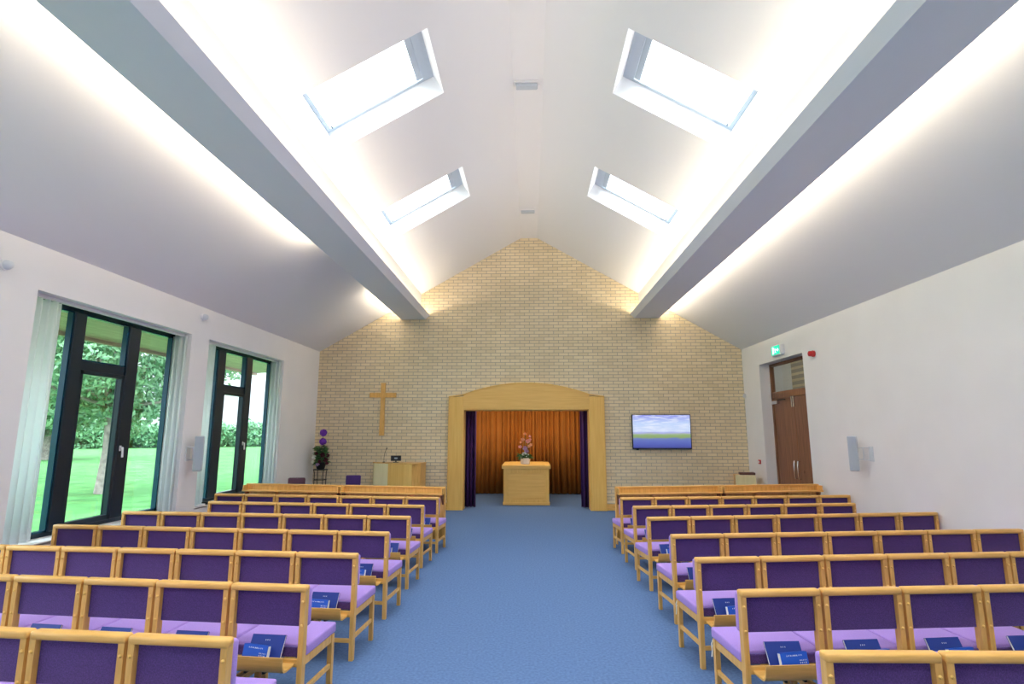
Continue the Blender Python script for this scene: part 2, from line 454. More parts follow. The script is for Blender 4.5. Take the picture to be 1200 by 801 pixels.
AY = 16.55
m = MB()
m.box(-2.5, -2.4, YF+.3, AY+.1, 0, 3.0); struct(m.build('wall_alcove_left', M['wall']), 'side wall of the alcove, left', 'wall')
struct(MB().box(2.2, 2.3, YF+.3, AY+.1, 0, 3.0).build('wall_alcove_right', M['wall']), 'side wall of the alcove, right', 'wall')
struct(MB().box(-2.4, 2.2, AY, AY+.1, 0, 3.0).build('wall_alcove_back', M['wall']), 'back wall of the alcove behind the orange drape', 'wall')
struct(MB().box(-2.5, 2.3, YF+.3, AY+.1, 3.0, 3.1).build('ceiling_alcove', M['wall']), 'ceiling of the alcove', 'ceiling')
# back drape with irregular folds
mm = MB(); A = []
n = 420
rnd = random.Random(3)
ph = 0; offs = []
for i in range(n+1):
    ph += 2*math.pi*(.055+.05*abs(math.sin(i*.017+1)))
    amp = .035 if i < n*.33 else .06
    if i < n*.2: amp = .012
    offs.append(amp*(math.sin(ph)+.3*math.sin(1.7*ph)+.25*rnd.uniform(-1, 1)))
for i in range(n+1):
    x = -2.3+4.4*i/n
    A.append([mm.bm.verts.new((x, 16.36+offs[i]*(1-.15*j), .02+2.9*j)) for j in range(2)])
for a, b in zip(A, A[1:]): mm.bm.faces.new((a[0], b[0], b[1], a[1]))
curtain('drape', M['orange_curtain'], mm, 'floor length orange drape hanging in folds at the back of alcove', 'curtain')
curtain('curtain', M['purple_curtain'], curtain_bm(13.50, -1.66, -1.315, .02, 2.9, 4, .05, 'x'), 'dark purple curtain drawn to the left of the alcove', 'curtain', 'purple alcove curtains', .012)
curtain('curtain', M['purple_curtain'], curtain_bm(13.50, 1.225, 1.60, .02, 2.9, 4, .05, 'x'), 'dark purple curtain drawn to the right of the alcove', 'curtain', 'purple alcove curtains', .012)

# catafalque
ct = root('catafalque', 'pale oak panelled catafalque plinth standing in the alcove', 'plinth', (-.097, 13.93, 0))
MB().box(-.565, .565, .02, 1.66, .03, .88, .004, 1).build('body', M['oak_g'], ct)
MB().box(-.58, .58, 0, 1.68, 0, .07, .006, 1).build('base_skirting', M['oak_g'], ct)
MB().box(-.61, .61, -.03, 1.72, .875, .962, .008, 2).build('top_slab', M['oak_g'], ct)
MB().box(-.47, .47, .14, 1.60, .962, .972, .003, 1).build('top_inlay', M['oak_g'], ct)
m = MB()
m.box(-.565, -.485, .004, .02, .07, .875); m.box(.485, .565, .004, .02, .07, .875); m.box(-.485, .485, .004, .02, .07, .13); m.box(-.485, .485, .004, .02, .775, .875)
m.build('panel_frame', M['oak_v'], ct)
MB().box(-.455, .455, .010, .021, .16, .745, .003, 1).build('raised_panel', M['oak_g'], ct)

# bouquet in white pot on plinth
def petals(mm, c, r, n=5, tilt=.5):
    for i in range(n):
        a = 2*math.pi*i/n+random.random()
        d = Vector((math.cos(a), -abs(math.sin(a))*.3-.2, math.sin(a))).normalized()
        u = d.cross(Vector((0, 1, .2))).normalized()
        p = Vector(c)
        mm.quad(p, p+d*r*.6+u*r*.38, p+d*r+Vector((0, -.3*r, 0)), p+d*r*.6-u*r*.38)
def leaf(mm, c, d, L_, w):
    d = Vector(d).normalized(); u = d.orthogonal().normalized(); q = Matrix.Rotation(random.uniform(0, 6.28), 3, d); u = q @ u
    p = Vector(c)
    mm.quad(p, p+d*L_*.45+u*w, p+d*L_, p+d*L_*.45-u*w)
bq = root('flower_arrangement', 'pink and peach flowers in a white pot on the plinth', 'flowers', (-.125, 14.30, .972))
MB().lathe([(.10, 0), (.115, .01), (.13, .14), (.135, .155), (.12, .155), (.11, .13)], n=24).build('pot', M['white'], bq, True)
m = MB()
for i in range(170):
    a = random.uniform(0, 6.28); rr = random.uniform(0, .11)
    leaf(m, (math.cos(a)*rr, math.sin(a)*rr, .14+random.uniform(0, .08)), (math.cos(a)*1.2, math.sin(a)*1.2, random.uniform(-.35, .9)), random.uniform(.08, .17), .022)
m.build('foliage', M['leaf_pot'], bq)
FL = {'peach': plain('peach_petals', (.92, .52, .30), .6), 'pink': plain('pink_petals', (.92, .50, .50), .6), 'lilacf': plain('mauve_petals', (.5, .33, .55), .6), 'whitef': plain('white_petals', (.85, .88, .82), .6), 'blue': plain('blue_petals', (.02, .06, .2), .6)}
heads = [('peach', -.06, .62, .06), ('pink', .07, .58, .07), ('peach', 0, .76, .045), ('pink', .12, .70, .04), ('peach', .15, .49, .05), ('pink', -.13, .44, .055), ('lilacf', .0, .40, .075), ('peach', .1, .45, .05),
         ('lilacf', .03, .33, .07), ('whitef', -.02, .25, .075), ('whitef', .06, .22, .06), ('whitef', -.09, .2, .05), ('blue', -.06, .17, .05), ('blue', .08, .17, .05), ('peach', -.11, .55, .04), ('pink', .13, .62, .035)]
m = MB()
for c_, hx, hz, r_ in heads:
    m.tube([(0, 0, .1), (hx*.5, random.uniform(-.03, 0), hz*.6), (hx, -.05, hz)], .004, 5)
m.build('stems', M['leaf_pot'], bq)
for c_, hx, hz, r_ in heads:
    m = MB()
    for k_ in range(3): petals(m, (hx, -.05-.01*k_, hz), r_*(1-.2*k_), 6)
    m.blob((hx, -.055, hz), r_*.3, .1, 1); m.build('flower', FL[c_], bq)

# ------------------------------------------------------------------ wall cross, screen, trims
cr = root('hanging_cross', 'plain oak cross hanging on the brick wall left of the alcove', 'cross', (-3.53, YF-.036, 1.70))
MB().prism([(-.06, 0), (.06, 0), (.05, .75), (.055, 1.25), (-.055, 1.25), (-.05, .75)], 'y', 0, .035).build('upright', M['oak'], cr)
MB().prism([(-.318, .90), (.318, .90), (.318, 1.01), (-.318, 1.01)], 'y', -.012, .03).build('crossbar', M['oak'], cr)

def screen_mat():
    m, nt, N, L, b = new_mat('landscape_on_screen')
    tc = N.new('ShaderNodeTexCoord'); sp = N.new('ShaderNodeSeparateXYZ'); L.new(tc.outputs['Generated'], sp.inputs[0])
    r = N.new('ShaderNodeValToRGB'); e = r.color_ramp.elements
    e[0].position = 0; e[0].color = (.05, .07, .36, 1); e[1].position = 1; e[1].color = (.24, .26, .82, 1)
    for p, c in ((.18, (.11, .15, .52)), (.28, (.16, .22, .50)), (.31, (.26, .36, .16)), (.38, (.28, .44, .16)), (.43, (.42, .48, .45)), (.46, (.38, .42, .8)), (.5, (.62, .72, .95)), (.75, (.52, .66, .97))):
        el = e.new(p); el.color = (*c, 1)
    n = N.new('ShaderNodeTexNoise'); n.inputs['Scale'].default_value = 5; n.inputs['Detail'].default_value = 6
    mp = N.new('ShaderNodeMapping'); mp.inputs['Scale'].default_value = (1.0, 1, 4); L.new(tc.outputs['Generated'], mp.inputs['Vector']); L.new(mp.outputs['Vector'], n.inputs['Vector'])
    ad = N.new('ShaderNodeMath'); ad.operation = 'MULTIPLY_ADD'; ad.inputs[1].default_value = .09; ad.use_clamp = True
    sb = N.new('ShaderNodeMath'); sb.operation = 'SUBTRACT'; sb.inputs[1].default_value = .045; L.new(sp.outputs['Z'], sb.inputs[0])
    L.new(n.outputs['Fac'], ad.inputs[0]); L.new(sb.outputs[0], ad.inputs[2]); L.new(ad.outputs[0], r.inputs['Fac'])
    # clouds, only above the horizon
    cr_ = N.new('ShaderNodeValToRGB'); cr_.color_ramp.elements[0].position = .45; cr_.color_ramp.elements[1].position = .65
    L.new(n.outputs['Fac'], cr_.inputs['Fac'])
    gt = N.new('ShaderNodeMath'); gt.operation = 'GREATER_THAN'; gt.inputs[1].default_value = .5; L.new(sp.outputs['Z'], gt.inputs[0])
    ml = N.new('ShaderNodeMath'); ml.operation = 'MULTIPLY'; L.new(cr_.outputs['Color'], ml.inputs[0]); L.new(gt.outputs[0], ml.inputs[1])
    mx = N.new('ShaderNodeMixRGB'); mx.inputs['Color2'].default_value = (.78, .84, 1, 1)
    L.new(ml.outputs[0], mx.inputs['Fac']); L.new(r.outputs['Color'], mx.inputs['Color1'])
    b.inputs['Base Color'].default_value = (.01, .01, .01, 1); b.inputs['Roughness'].default_value = .3
    L.new(mx.outputs['Color'], b.inputs['Emission Color']); b.inputs['Emission Strength'].default_value = .52
    return m
tv = root('wall_mounted_television', 'black wall mounted television showing a sky over lavender fields', 'television', (3.074, YF-.075, 1.79))
MB().box(-.685, .685, 0, .05, -.40, .40, .006).build('casing', M['black'], tv)
MB().box(-.665, .665, -.003, .001, -.372, .385).build('screen', screen_mat(), tv)
MB().box(-.25, .25, .05, .074, -.2, .2).build('wall_bracket', M['black'], tv)
MB().box(-.60, -.54, .01, .03, -.42, -.40).build('sensor', M['black'], tv)

BZ = .145
struct(MB().box(XL, x0-.016, YF-.018, YF, 0, BZ, .003, 1).build('baseboard_front_left', M['oak_h']), 'oak skirting board left of the portal', 'baseboard')
struct(MB().box(x1+.016, XR, YF-.018, YF, 0, BZ, .003, 1).build('baseboard_front_right', M['oak_h']), 'oak skirting board right of the portal', 'baseboard')
struct(MB().box(XL, XL+.018, YB, YF-.02, 0, BZ, .003, 1).build('baseboard_left', M['white']), 'skirting board along the left wall', 'baseboard')
struct(MB().box(XR-.018, XR, YB, DY0, 0, BZ, .003, 1).build('baseboard_right', M['white']), 'skirting board along the right wall', 'baseboard')

# ------------------------------------------------------------------ door on the right
XD = XR+.215
d = MB()
d.box(XD, XD+.08, DY1-.055, DY1, 0, DZ, .004, 1); d.box(XD, XD+.08, DY0, DY0+.055, 0, DZ, .004, 1)
d.box(XD, XD+.08, DY0, DY1, DZ-.055, DZ, .004, 1); d.box(XD, XD+.08, DY0, DY1, 2.49, 2.63, .004, 1)
dr = struct(d.build('door_1', M['walnut']), 'tall walnut double door with glazed fanlight in the right wall', 'door')
ym = 11.19
for a, b in ((DY0+.058, ym-.003), (ym+.003, DY1-.058)):
    MB().box(XD+.02, XD+.065, a, b, .01, 2.487, .003, 1).build('door_leaf', M['walnut'], dr)
    s = 1 if a > ym-.1 else -1
    yy = ym+s*.075
    MB().tube([(XD+.02, yy, 1.22), (XD-.035, yy, 1.215), (XD-.045, yy, 1.13), (XD-.045, yy, .96), (XD-.035, yy, .875), (XD+.02, yy, .87)], .011, 8).build('pull_handle', M['chrome'], dr, True)
    MB().box(XD-.02, XD+.02, ym+s*.02 if s > 0 else ym-.055, ym+.055 if s > 0 else ym-.02, 2.28, 2.50, .004).build('magnetic_lock', M['chrome'], dr)
MB().box(XD-.05, XD+.02, 11.82, 12.05, 2.37, 2.44, .006).build('door_closer', M['chrome'], dr)
MB().box(XD-.03, XD-.015, 11.48, 11.82, 2.44, 2.46).build('closer_arm', M['steel_dark'], dr)
MB().lathe([(.03, 0), (.03, .012), (.018, .018), (.018, .03)], (XD+.02, ym-.19, 1.02), 14, 'x').build('lock_escutcheon', M['chrome'], dr)
MB().box(XD+.03, XD+.04, DY0+.05, DY1-.05, 2.63, DZ-.05).build('fanlight_pane', M['glass'], dr)
# added corridor: walls stand in for fanlight reflections, the rest shuts out sky light
struct(MB().box(XR+1.75, XR+1.85, 8.5, 15.5, 0, 5.6).build('wall_fanlight_reflection', M['brick'], rz=0), 'added brick wall standing in for the brick reflected in the fanlight', 'wall')
struct(MB().box(XR+.32, XR+1.85, 14.4, 14.5, 0, 5.6).build('wall_corridor_end', M['wall']), 'added pale end wall standing in for the pale strip in the fanlight', 'wall')
struct(MB().box(XR+.32, XR+1.85, 8.5, 14.5, 5.6, 5.7).build('ceiling_corridor', M['wall']), 'added corridor ceiling shutting sky light off the fanlight', 'ceiling')
struct(MB().box(XR+.32, XR+1.85, 8.5, 14.5, -.1, 0).build('floor_corridor', M['carpet']), 'corridor floor behind the door', 'floor')

struct(MB().box(XR+.22, XR+.32, YF+.3, 15.5, 0, 5.6).build('wall_corridor_side', M['wall']), 'added side wall shutting sky light out at the far end of the corridor', 'wall')
struct(MB().box(XR+.22, XR+.32, 8.4, 15.5, EZ+.4, 5.6).build('wall_corridor_upper', M['wall']), 'added upper side wall closing the corridor to the sky above the eaves', 'wall')
struct(MB().box(XR+.32, XR+1.85, 8.4, 8.5, 0, 5.6).build('wall_corridor_near', M['wall']), 'added near end wall shutting sky light out of the corridor', 'wall')
# exit sign
def running_man(mm, cx, cz, s, x):
    """simple running figure in the y/z plane"""
    def q(pts): mm.prism([(cx+p[0]*s, cz+p[1]*s) for p in pts], 'x', x, x+.002)
    n = 10
    q([(.08+.13*math.cos(2*math.pi*i/n), .78+.13*math.sin(2*math.pi*i/n)) for i in range(n)])
    q([(-.12, .62), (.14, .62), (.1, .1), (-.16, .1)])
    q([(.1, .6), (.42, .36), (.37, .28), (.08, .48)]); q([(-.1, .6), (-.42, .4), (-.38, .32), (-.08, .5)])
    q([(.08, .12), (.36, -.12), (.3, -.45), (.22, -.42), (.24, -.08), (-.04, .08)]); q([(-.14, .14), (-.2, -.2), (-.48, -.42), (-.42, -.5), (-.08, -.25), (.0, .1)])
ex = root('exit_sign', 'green lit emergency exit sign with running man above door', 'exit sign', (XR, 11.12, 3.42))
MB().box(-.07, 0, -.22, .22, -.10, .10, .01).build('housing', M['white'], ex)
gm = emit('exit_green', (.0, .42, .24), .9); wm = emit('exit_white', (.75, 1, .88), 1.1)
MB().box(-.074, -.069, -.15, .21, -.09, .09).build('green_panel', gm, ex)
m = MB(); running_man(m, .03, -.02, .075, -.077)
m.prism([(.155, -.07), (.095, -.07), (.095, .07), (.155, .07)], 'x', -.077, -.075)
m.prism([(-.02, -.01), (-.075, -.01), (-.075, -.04), (-.12, .0), (-.075, .04), (-.075, .01), (-.02, .01)], 'x', -.077, -.075)
m.build('pictogram', wm, ex)
MB().box(-.06, -.01, -.2, .2, -.115, -.10).build('lower_lens', M['skyframe'], ex)

be = root('wall_mounted_sounder', 'round red fire alarm sounder high on right wall beside door', 'fire alarm', (XR, 9.80, 3.16))
MB().lathe([(.055, 0), (.058, -.03), (.05, -.035)], n=20, axis='x').build('base', M['red'], be, True)
MB().lathe([(.045, -.035), (.05, -.05), (.047, -.09), (.03, -.10)], n=20, axis='x').build('sounder', M['red'], be, True)
cp = root('fire_call_point', 'small red fire call point on right wall beside the door recess', 'fire alarm', (XR, 12.46, 1.135))
MB().box(-.03, 0, -.045, .045, -.045, .045, .005).build('housing', M['red'], cp)
MB().box(-.032, -.028, -.028, .028, -.022, .022).build('window', M['white'], cp)
sn = root('motion_detector', 'tiny white sensor box near the front right corner', 'sensor', (XR, 13.02, 2.62))
MB().box(-.05, 0, -.035, .035, -.05, .05, .012).build('housing', M['white'], sn)
MB().blob((-.05, 0, -.01), .022, 0, 2).build('lens', M['paper'], sn, True)
for i, (yy, zz, lb) in enumerate(((8.26, 3.57, 'white domed motion sensor high between the two windows'), (4.99, 3.40, 'white domed motion sensor at the left picture edge, before windows'))):
    sn = root('motion_detector', lb, 'sensor', (XL, yy, zz), 0, 'white dome sensors on the left wall')
    MB().lathe([(.055, 0), (.055, .025), (.05, .03)], n=20, axis='x').build('base', M['white'], sn, True)
    MB().lathe([(.048, .03), (.046, .05), (.035, .075), (.015, .088)], n=20, axis='x').build('dome', M['spk'], sn, True)

def wall_speaker(wx, side, by, sx, sy, z, rz, label):
    """column speaker on a swivel bracket; side +1 = body towards +x from the wall"""
    t = root('column_speaker', label, 'speaker', (wx, by, z))
    MB().box(min(0, side*.012), max(0, side*.012), -.05, .05, -.11, .11, .004).build('wall_plate', M['spk'], t)
    m = MB()
    bx, byy = sx-wx, sy-by
    for dz in (-.09, .09): m.tube([(side*.012, 0, dz), (bx*.5, byy*.35, dz), (bx, byy, dz*.8)], .008, 8)
    m.tube([(bx*.5, byy*.35, -.09), (bx*.5, byy*.35, .09)], .009, 8)
    m.build('bracket', M['spk'], t, True)
    b_ = MB().box(-.065, .065, -.06, .06, -.262, .262, .02).build('cabinet', M['spk'], t, False, (bx, byy, 0), rz)
    MB().box(-.056, .056, -.066, -.058, -.25, .25, .003, 1).build('grille', M['grille'], b_)
    return t
wall_speaker(XL, 1, 8.20, XL+.165, 8.21, 1.465, R(28), 'slim grey column speaker on the left wall between the windows')
wall_speaker(XR, -1, 8.43, XR-.17, 8.60, 1.465, R(-35), 'slim white column speaker on right wall above the chairs')

# ------------------------------------------------------------------ chairs
CW = .522; H = .81
def build_chair():
    t = root('chapel_chair', '', 'chair')
    px = CW/2-.0200
    for s in (-1, 1):
        m = MB(); m.prism([(.006, 0), (.042, 0), (.048, .30), (.048, H-.035), (0, H-.035), (0, .30)], 'x', s*px-.0165, s*px+.0165)
        m.build('leg', M['oak'], t)
    for s in (-1, 1):
        MB().prism([(.440, 0), (.470, 0), (.472, .372), (.432, .372)], 'x', s*px-.0165, s*px+.0165).build('leg', M['oak'], t)
    MB().box(-CW/2, CW/2, -.006, .056, H-.042, H, .014, 3).build('top_rail', M['oak_h'], t, True)
    MB().box(-CW/2+.004, CW/2-.004, .054, .106, .548, H-.022, .018, 3).build('backrest', M['fab_seat'], t, True)
    MB().box(-px+.018, px-.018, .026, .0515, .558, H-.043, .004, 1).build('back_panel', M['fab_back'], t)
    MB().box(-CW/2, CW/2, .052, .492, .373, .443, .015, 3).build('seat', M['fab_seat'], t, True)
    MB().box(-px+.018, px-.018, .030, .0535, .372, .430, .005, 1).build('seat_rear_shade', M['fab_back'], t)  # added dark strip, shade on the seat's rear face put into the colour
    for s in (-1, 1):
        MB().box(s*px-.012, s*px+.012, .047, .434, .320, .372, .003, 1).build('side_rail', M['oak'], t)
        MB().box(s*px-.010, s*px+.010, .040, .444, .150, .182, .003, 1).build('stretcher', M['oak'], t)
    MB().box(-px+.0165, px-.0165, .008, .030, .322, .370, .003, 1).build('rear_rail', M['oak_h'], t)
    MB().box(-px+.0165, px-.0165, .442, .464, .322, .370, .003, 1).build('front_rail', M['oak_h'], t)
    MB().box(-px+.0165, px-.0165, .012, .034, .130, .160, .003, 1).build('stretcher', M['oak_h'], t)
    for s in (-1, 1):
        for z in (.715, .572):
            MB().lathe([(.0095, .001), (.0085, -.004), (.004, -.008)], (s*px, 0, z), 8, 'y').build('bolt', M['oak_v'], t, True)
    # curved plywood book tray
    outer = [(.008, 0.3350), (-.03, 0.3330), (-.095, 0.3330), (-.120, 0.3390), (-.140, 0.3600), (-.150, 0.3950), (-.154, 0.4350)]
    inner = [(-.144, 0.4350), (-.140, 0.3970), (-.129, 0.3650), (-.116, 0.3500), (-.093, 0.3440), (-.03, 0.3440), (.008, 0.3460)]
    MB().prism(outer+inner, 'x', -.205, .205).build('book_tray', M['oak_h'], t, True)
    for s in (-1, 1):
        MB().box(s*.06-.008, s*.06+.008, -.10, .03, .318, .334, 0).build('tray_bracket', M['steel_dark'], t)
    return t
chair0 = build_chair()

def lettering(mm, lines, y, W_, lh):
    rnd = random.Random(5)
    for (cx, z, w) in lines:
        x = cx-w/2
        while x < cx+w/2:
            g_ = rnd.uniform(.006, .011)
            mm.box(x, x+g_*.35, y-.0006, y, z, z+lh); 
            if rnd.random() < .6: mm.box(x, x+g_*.75, y-.0006, y, z+(lh*.8 if rnd.random() < .5 else 0), z+(lh if rnd.random() < .5 else lh*.2))
            x += g_+.003
def build_book(name, w, h, th, mat, marks):
    t = root(name, '', 'book')
    m = MB(); m.box(-w/2, w/2, 0, .002, 0, h); m.box(-w/2, w/2, th-.002, th, 0, h); m.box(-w/2, w/2, 0, th, h-.002, h)
    m.build('cover', mat, t)
    MB().box(-w/2+.001, w/2-.001, .002, th-.002, .002, h-.002).build('pages', M['paper'], t)
    m = MB(); lettering(m, marks, -.0002, w, .007); m.build('lettering', M['paper'], t)
    return t
bookA = build_book('hymn_book', .222, .172, .016, M['book'], [(0, .137, .03)])
bookB = build_book('song_booklet', .180, .128, .030, M['book2'], [(.055, .055, .045), (.055, .068, .045), (.055, .081, .045), (0, .108, .10)])
used = {'c': 0, 'a': 0, 'b': 0}
def take(proto, key):
    if not used[key]: used[key] = 1; return proto
    return copy_tree(proto)

ORD = ['aisle-end', 'second', 'third', 'fourth', 'fifth', 'sixth', 'seventh']
ROWN = {7: 'front row', 6: 'second row back', 5: 'third row back', 4: 'fourth row back', 3: 'fifth row back', 2: 'sixth row back', 1: 'rearmost row'}
s99 = .99
rowsL = {1: (-1.451, 2.784, 4.6, 3), 2: (-1.448, 3.712, 4.95, 5), 3: (-1.420, 4.663, 4.18, 7), 4: (-1.414, 5.645, 5.04, 7), 5: (-1.423, 6.680, 4.76, 7), 6: (-1.450, 7.674, 5.9, 6), 7: (-1.395, 8.580, 6.21, 7)}
rowsR = {1: (1.321, 2.714, 1.04, 2), 2: (1.312, 3.696, 5.42, 4), 3: (1.308, 4.598, 6.25, 6), 4: (1.370, 5.598, 6.67, 7), 5: (1.369, 6.695, 8.17, 7), 6: (1.385, 7.669, 7.61, 6), 7: (1.364, 8.631, 7.34, 7)}
def put_books(sd, rk, i, c, rz, which='ab'):
    side = 'left' if sd < 0 else 'right'
    def w(lx, ly): return (c[0]+lx*math.cos(rz)-ly*math.sin(rz), c[1]+lx*math.sin(rz)+ly*math.cos(rz))
    who = 'the aisle-end chair' if i == 0 else ORD[i]+' chair from aisle'
    if 'a' in which:
        o = take(bookA, 'a'); j = random.uniform(-.015, .015)
        x, y = w(j-.012*sd, -.058); o.location = (x, y, .3525); o.rotation_euler = (R(-28), 0, rz+random.uniform(-.03, .03))
        o['label'] = 'large dark blue hymn book behind %s, %s, %s block' % (who, ROWN[rk], side)
        o['group'] = 'hymn books in the chair trays'
    if 'b' in which:
        o = take(bookB, 'b')
        x, y = w(.018*sd+random.uniform(-.006, .006), -.106); o.location = (x, y, .3515); o.rotation_euler = (R(-14), 0, rz+sd*R(9)+random.uniform(-.03, .03))
        o['label'] = 'small bright blue booklet behind %s, %s, %s block' % (who, ROWN[rk], side)
        o['group'] = 'song booklets in the chair trays'
for sd, rows in ((-1, rowsL), (1, rowsR)):
    for rk, (ex_, ey_, ang, n) in rows.items():
        th = R(ang); rz = sd*th
        ex_, ey_ = ex_*s99, ey_*s99
        lim = (XR-.035) if sd > 0 else -(XL+.03)
        pitch = .540*s99 if rk < 3 else .537*s99
        if n == 7: pitch = min(pitch, (lim-abs(ex_))/7/math.cos(th))
        for i in range(n):
            dd = (i+.5)*pitch
            c = (ex_+sd*dd*math.cos(th), ey_+dd*math.sin(th))
            o = take(chair0, 'c'); o.location = (*c, 0); o.rotation_euler = (0, 0, rz)
            side = 'left' if sd < 0 else 'right'
            o['label'] = 'oak and purple chair, %s%s, in the %s, %s block' % (ORD[i], '' if i == 0 else ' from aisle', ROWN[rk], side)
            o['group'] = 'oak and purple chairs %s of the aisle' % side
            if rk == 2: put_books(sd, rk, i, c, rz)
            elif i == 0 and rk > 2: put_books(sd, rk, i, c, rz)
            if sd > 0 and i == 0 and rk in (2, 3):
                m = MB(); x = -CW/2+.005
                m.tube([(x, .475, .36), (x-.008, .48, .33), (x-.004, .482, .29), (x-.01, .48, .25)], .004, 6)
                m.tube([(x, .475, .36), (x-.015, .47, .335), (x-.006, .476, .31), (x+.008, .486, .335), (x, .475, .36)], .003, 6)
                m.build('cushion_tie', FL['whitef'], o)

# ------------------------------------------------------------------ desks in front of the first rows
def desk(a, b, label, open_end):
    a, b = Vector(a), Vector(b); Lh = (b-a).length/2-.006; c = (a+b)/2; rz = math.atan2((b-a).y, (b-a).x)
    t = root('book_desk', label, 'desk', (c.x, c.y, 0), rz, 'long oak book desks before the front rows')
    for s in (-1, 1):
        MB().box(s*Lh-.016 if s > 0 else -Lh, s*Lh if s > 0 else -Lh+.016, -.03, .03, 0, .90, .003, 1).build('end_post', M['oak'], t)
        MB().prism([(-.10, .78), (-.095, .74), (-.06, .70), (-.01, .62), (-.01, .78)], 'x', s*(Lh-.04)-.012, s*(Lh-.04)+.012).build('corbel', M['walnut'], t)
        MB().box(s*(Lh-.025)-.009, s*(Lh-.025)+.009, -.140, -.008, .797, .885, .003, 1).build('end_cheek', M['oak'], t)
    MB().box(-Lh+.016, Lh-.016, -.008, .012, .08, .875, .002, 1).build('front_panel', M['oak'], t)
    MB().box(-Lh, Lh, -.028, .032, .876, .902, .006, 2).build('top_rail', M['oak_h'], t)
    MB().box(-Lh+.016, Lh-.016, -.135, -.008, .782, .797, .003, 1).build('book_shelf', M['oak_h'], t)
    MB().box(-Lh+.01, Lh-.01, -.148, -.134, .780, .806, .004, 2).build('shelf_lip', M['oak_h'], t)
    k_ = int(2*Lh/.5)
    for i in range(1, k_):
        x = -Lh+2*Lh*i/k_
        MB().prism([(-.10, .78), (-.008, .78), (-.008, .70)], 'x', x-.009, x+.009).build('bracket', M['oak'], t)
A_, B_ = Vector((-1.373, 9.138)), Vector((-4.947, 9.665)); Mi = A_.lerp(B_, .5)
desk(Mi, A_, 'long oak book desk left of aisle, the one by the aisle', 1)
desk(B_, Mi, 'long oak book desk left of aisle, the one by the window', 0)
A_, B_ = Vector((1.384, 9.269)), Vector((4.97, 9.874)); Mi = A_.lerp(B_, .5)
desk(A_, Mi, 'long oak book desk right of aisle, the one by the aisle', 1)
desk(Mi, B_, 'long oak book desk right of aisle, the one by the door wall', 0)

# ------------------------------------------------------------------ lectern & things around
le = root('lectern', 'curved oak lectern with one pale panel beside the cross wall', 'lectern', (-3.0, 12.6, 0))
pl = [(-.62, .20), (-.58, .16), (-.22, -.02), (-.05, -.14), (.20, -.29), (.40, -.37), (.49, -.34), (.56, -.20), (.60, .20)]
th_ = .03
def panel(p, q, mat, nm, z1=1.075):
    p, q = Vector(p), Vector(q); d_ = (q-p).normalized(); nn = Vector((-d_.y, d_.x))*th_
    MB().prism([tuple(p), tuple(q), tuple(q+nn), tuple(p+nn)], 'z', .0, z1).build(nm, mat, le)
panel(pl[0], pl[1], M['oak_pale'], 'side_panel'); panel(pl[1], pl[2], M['oak_pale'], 'pale_panel')  # left facets in a paler oak tone than the front
panel(pl[2], pl[4], M['oak_v'], 'front_panel'); panel(pl[4], pl[5], M['oak_v'], 'front_panel'); panel(pl[5], pl[7], M['oak'], 'corner_panel'); panel(pl[7], pl[8], M['oak'], 'side_panel')
MB().prism([(p[0]*1.02, p[1]*1.02-.005) for p in pl], 'z', 1.075, 1.10).build('top', M['oak'], le)
MB().prism([(p[0]*.9, p[1]*.85+.02) for p in pl], 'z', .60, .62).build('inner_shelf', M['oak'], le)
mo = root('monitor', 'small black monitor standing on the lectern', 'monitor', (-3.05, 12.60, 1.10), R(8))
MB().box(-.06, .06, -.04, .05, 0, .012, .003).build('foot', M['black'], mo)
MB().box(-.015, .015, 0, .015, .012, .07).build('neck', M['black'], mo)
MB().box(-.115, .115, -.015, .005, .035, .155, .006).build('housing', M['black'], mo)
MB().box(-.035, .035, -.017, -.014, .08, .11).build('badge', M['grille'], mo)
mi = root('gooseneck_microphone', 'thin gooseneck microphone on the lectern left of the monitor', 'microphone', (-3.33, 12.62, 1.10))
MB().lathe([(.03, 0), (.03, .012), (.01, .02)], n=14).build('base', M['black'], mi, True)
MB().tube([(0, 0, .01), (.0, 0, .12), (.02, -.01, .22), (.05, -.03, .29)], .005, 6).build('neck', M['black'], mi, True)
MB().tube([(.05, -.03, .29), (.075, -.045, .325)], [.009, .011], 8).build('head', M['black'], mi, True)

def tub_chair(loc, rz, label, mat, ztop=.80):
    t = root('padded_chair', label, 'chair', loc, rz)
    MB().box(-.17, .17, -.03, .03, .50, ztop, .03, 3).build('backrest', mat, t, True)
    MB().box(-.24, .24, -.02, .44, .40, .47, .025, 3).build('seat', mat, t, True)
    for x in (-.2, .2):
        for y in (0, .40): MB().box(x-.016, x+.016, y-.016, y+.016, 0, .41, .003, 1).build('leg', M['oak'], t)
    for x in (-.15, .15): MB().box(x-.012, x+.012, -.015, .015, .44, .56).build('back_post', M['oak'], t)
    return t
tub_chair((-3.96, 12.45, 0), 0, 'purple padded chair standing left of the lectern', M['fab_seat2'] if 'fab_seat2' in M else M['fab_back'], .83)
tub_chair((-4.78, 11.35, 0), R(10), 'dark maroon padded chair by the wall near farther window', plain('maroon_fabric', (.10, .035, .06), .8), .86)

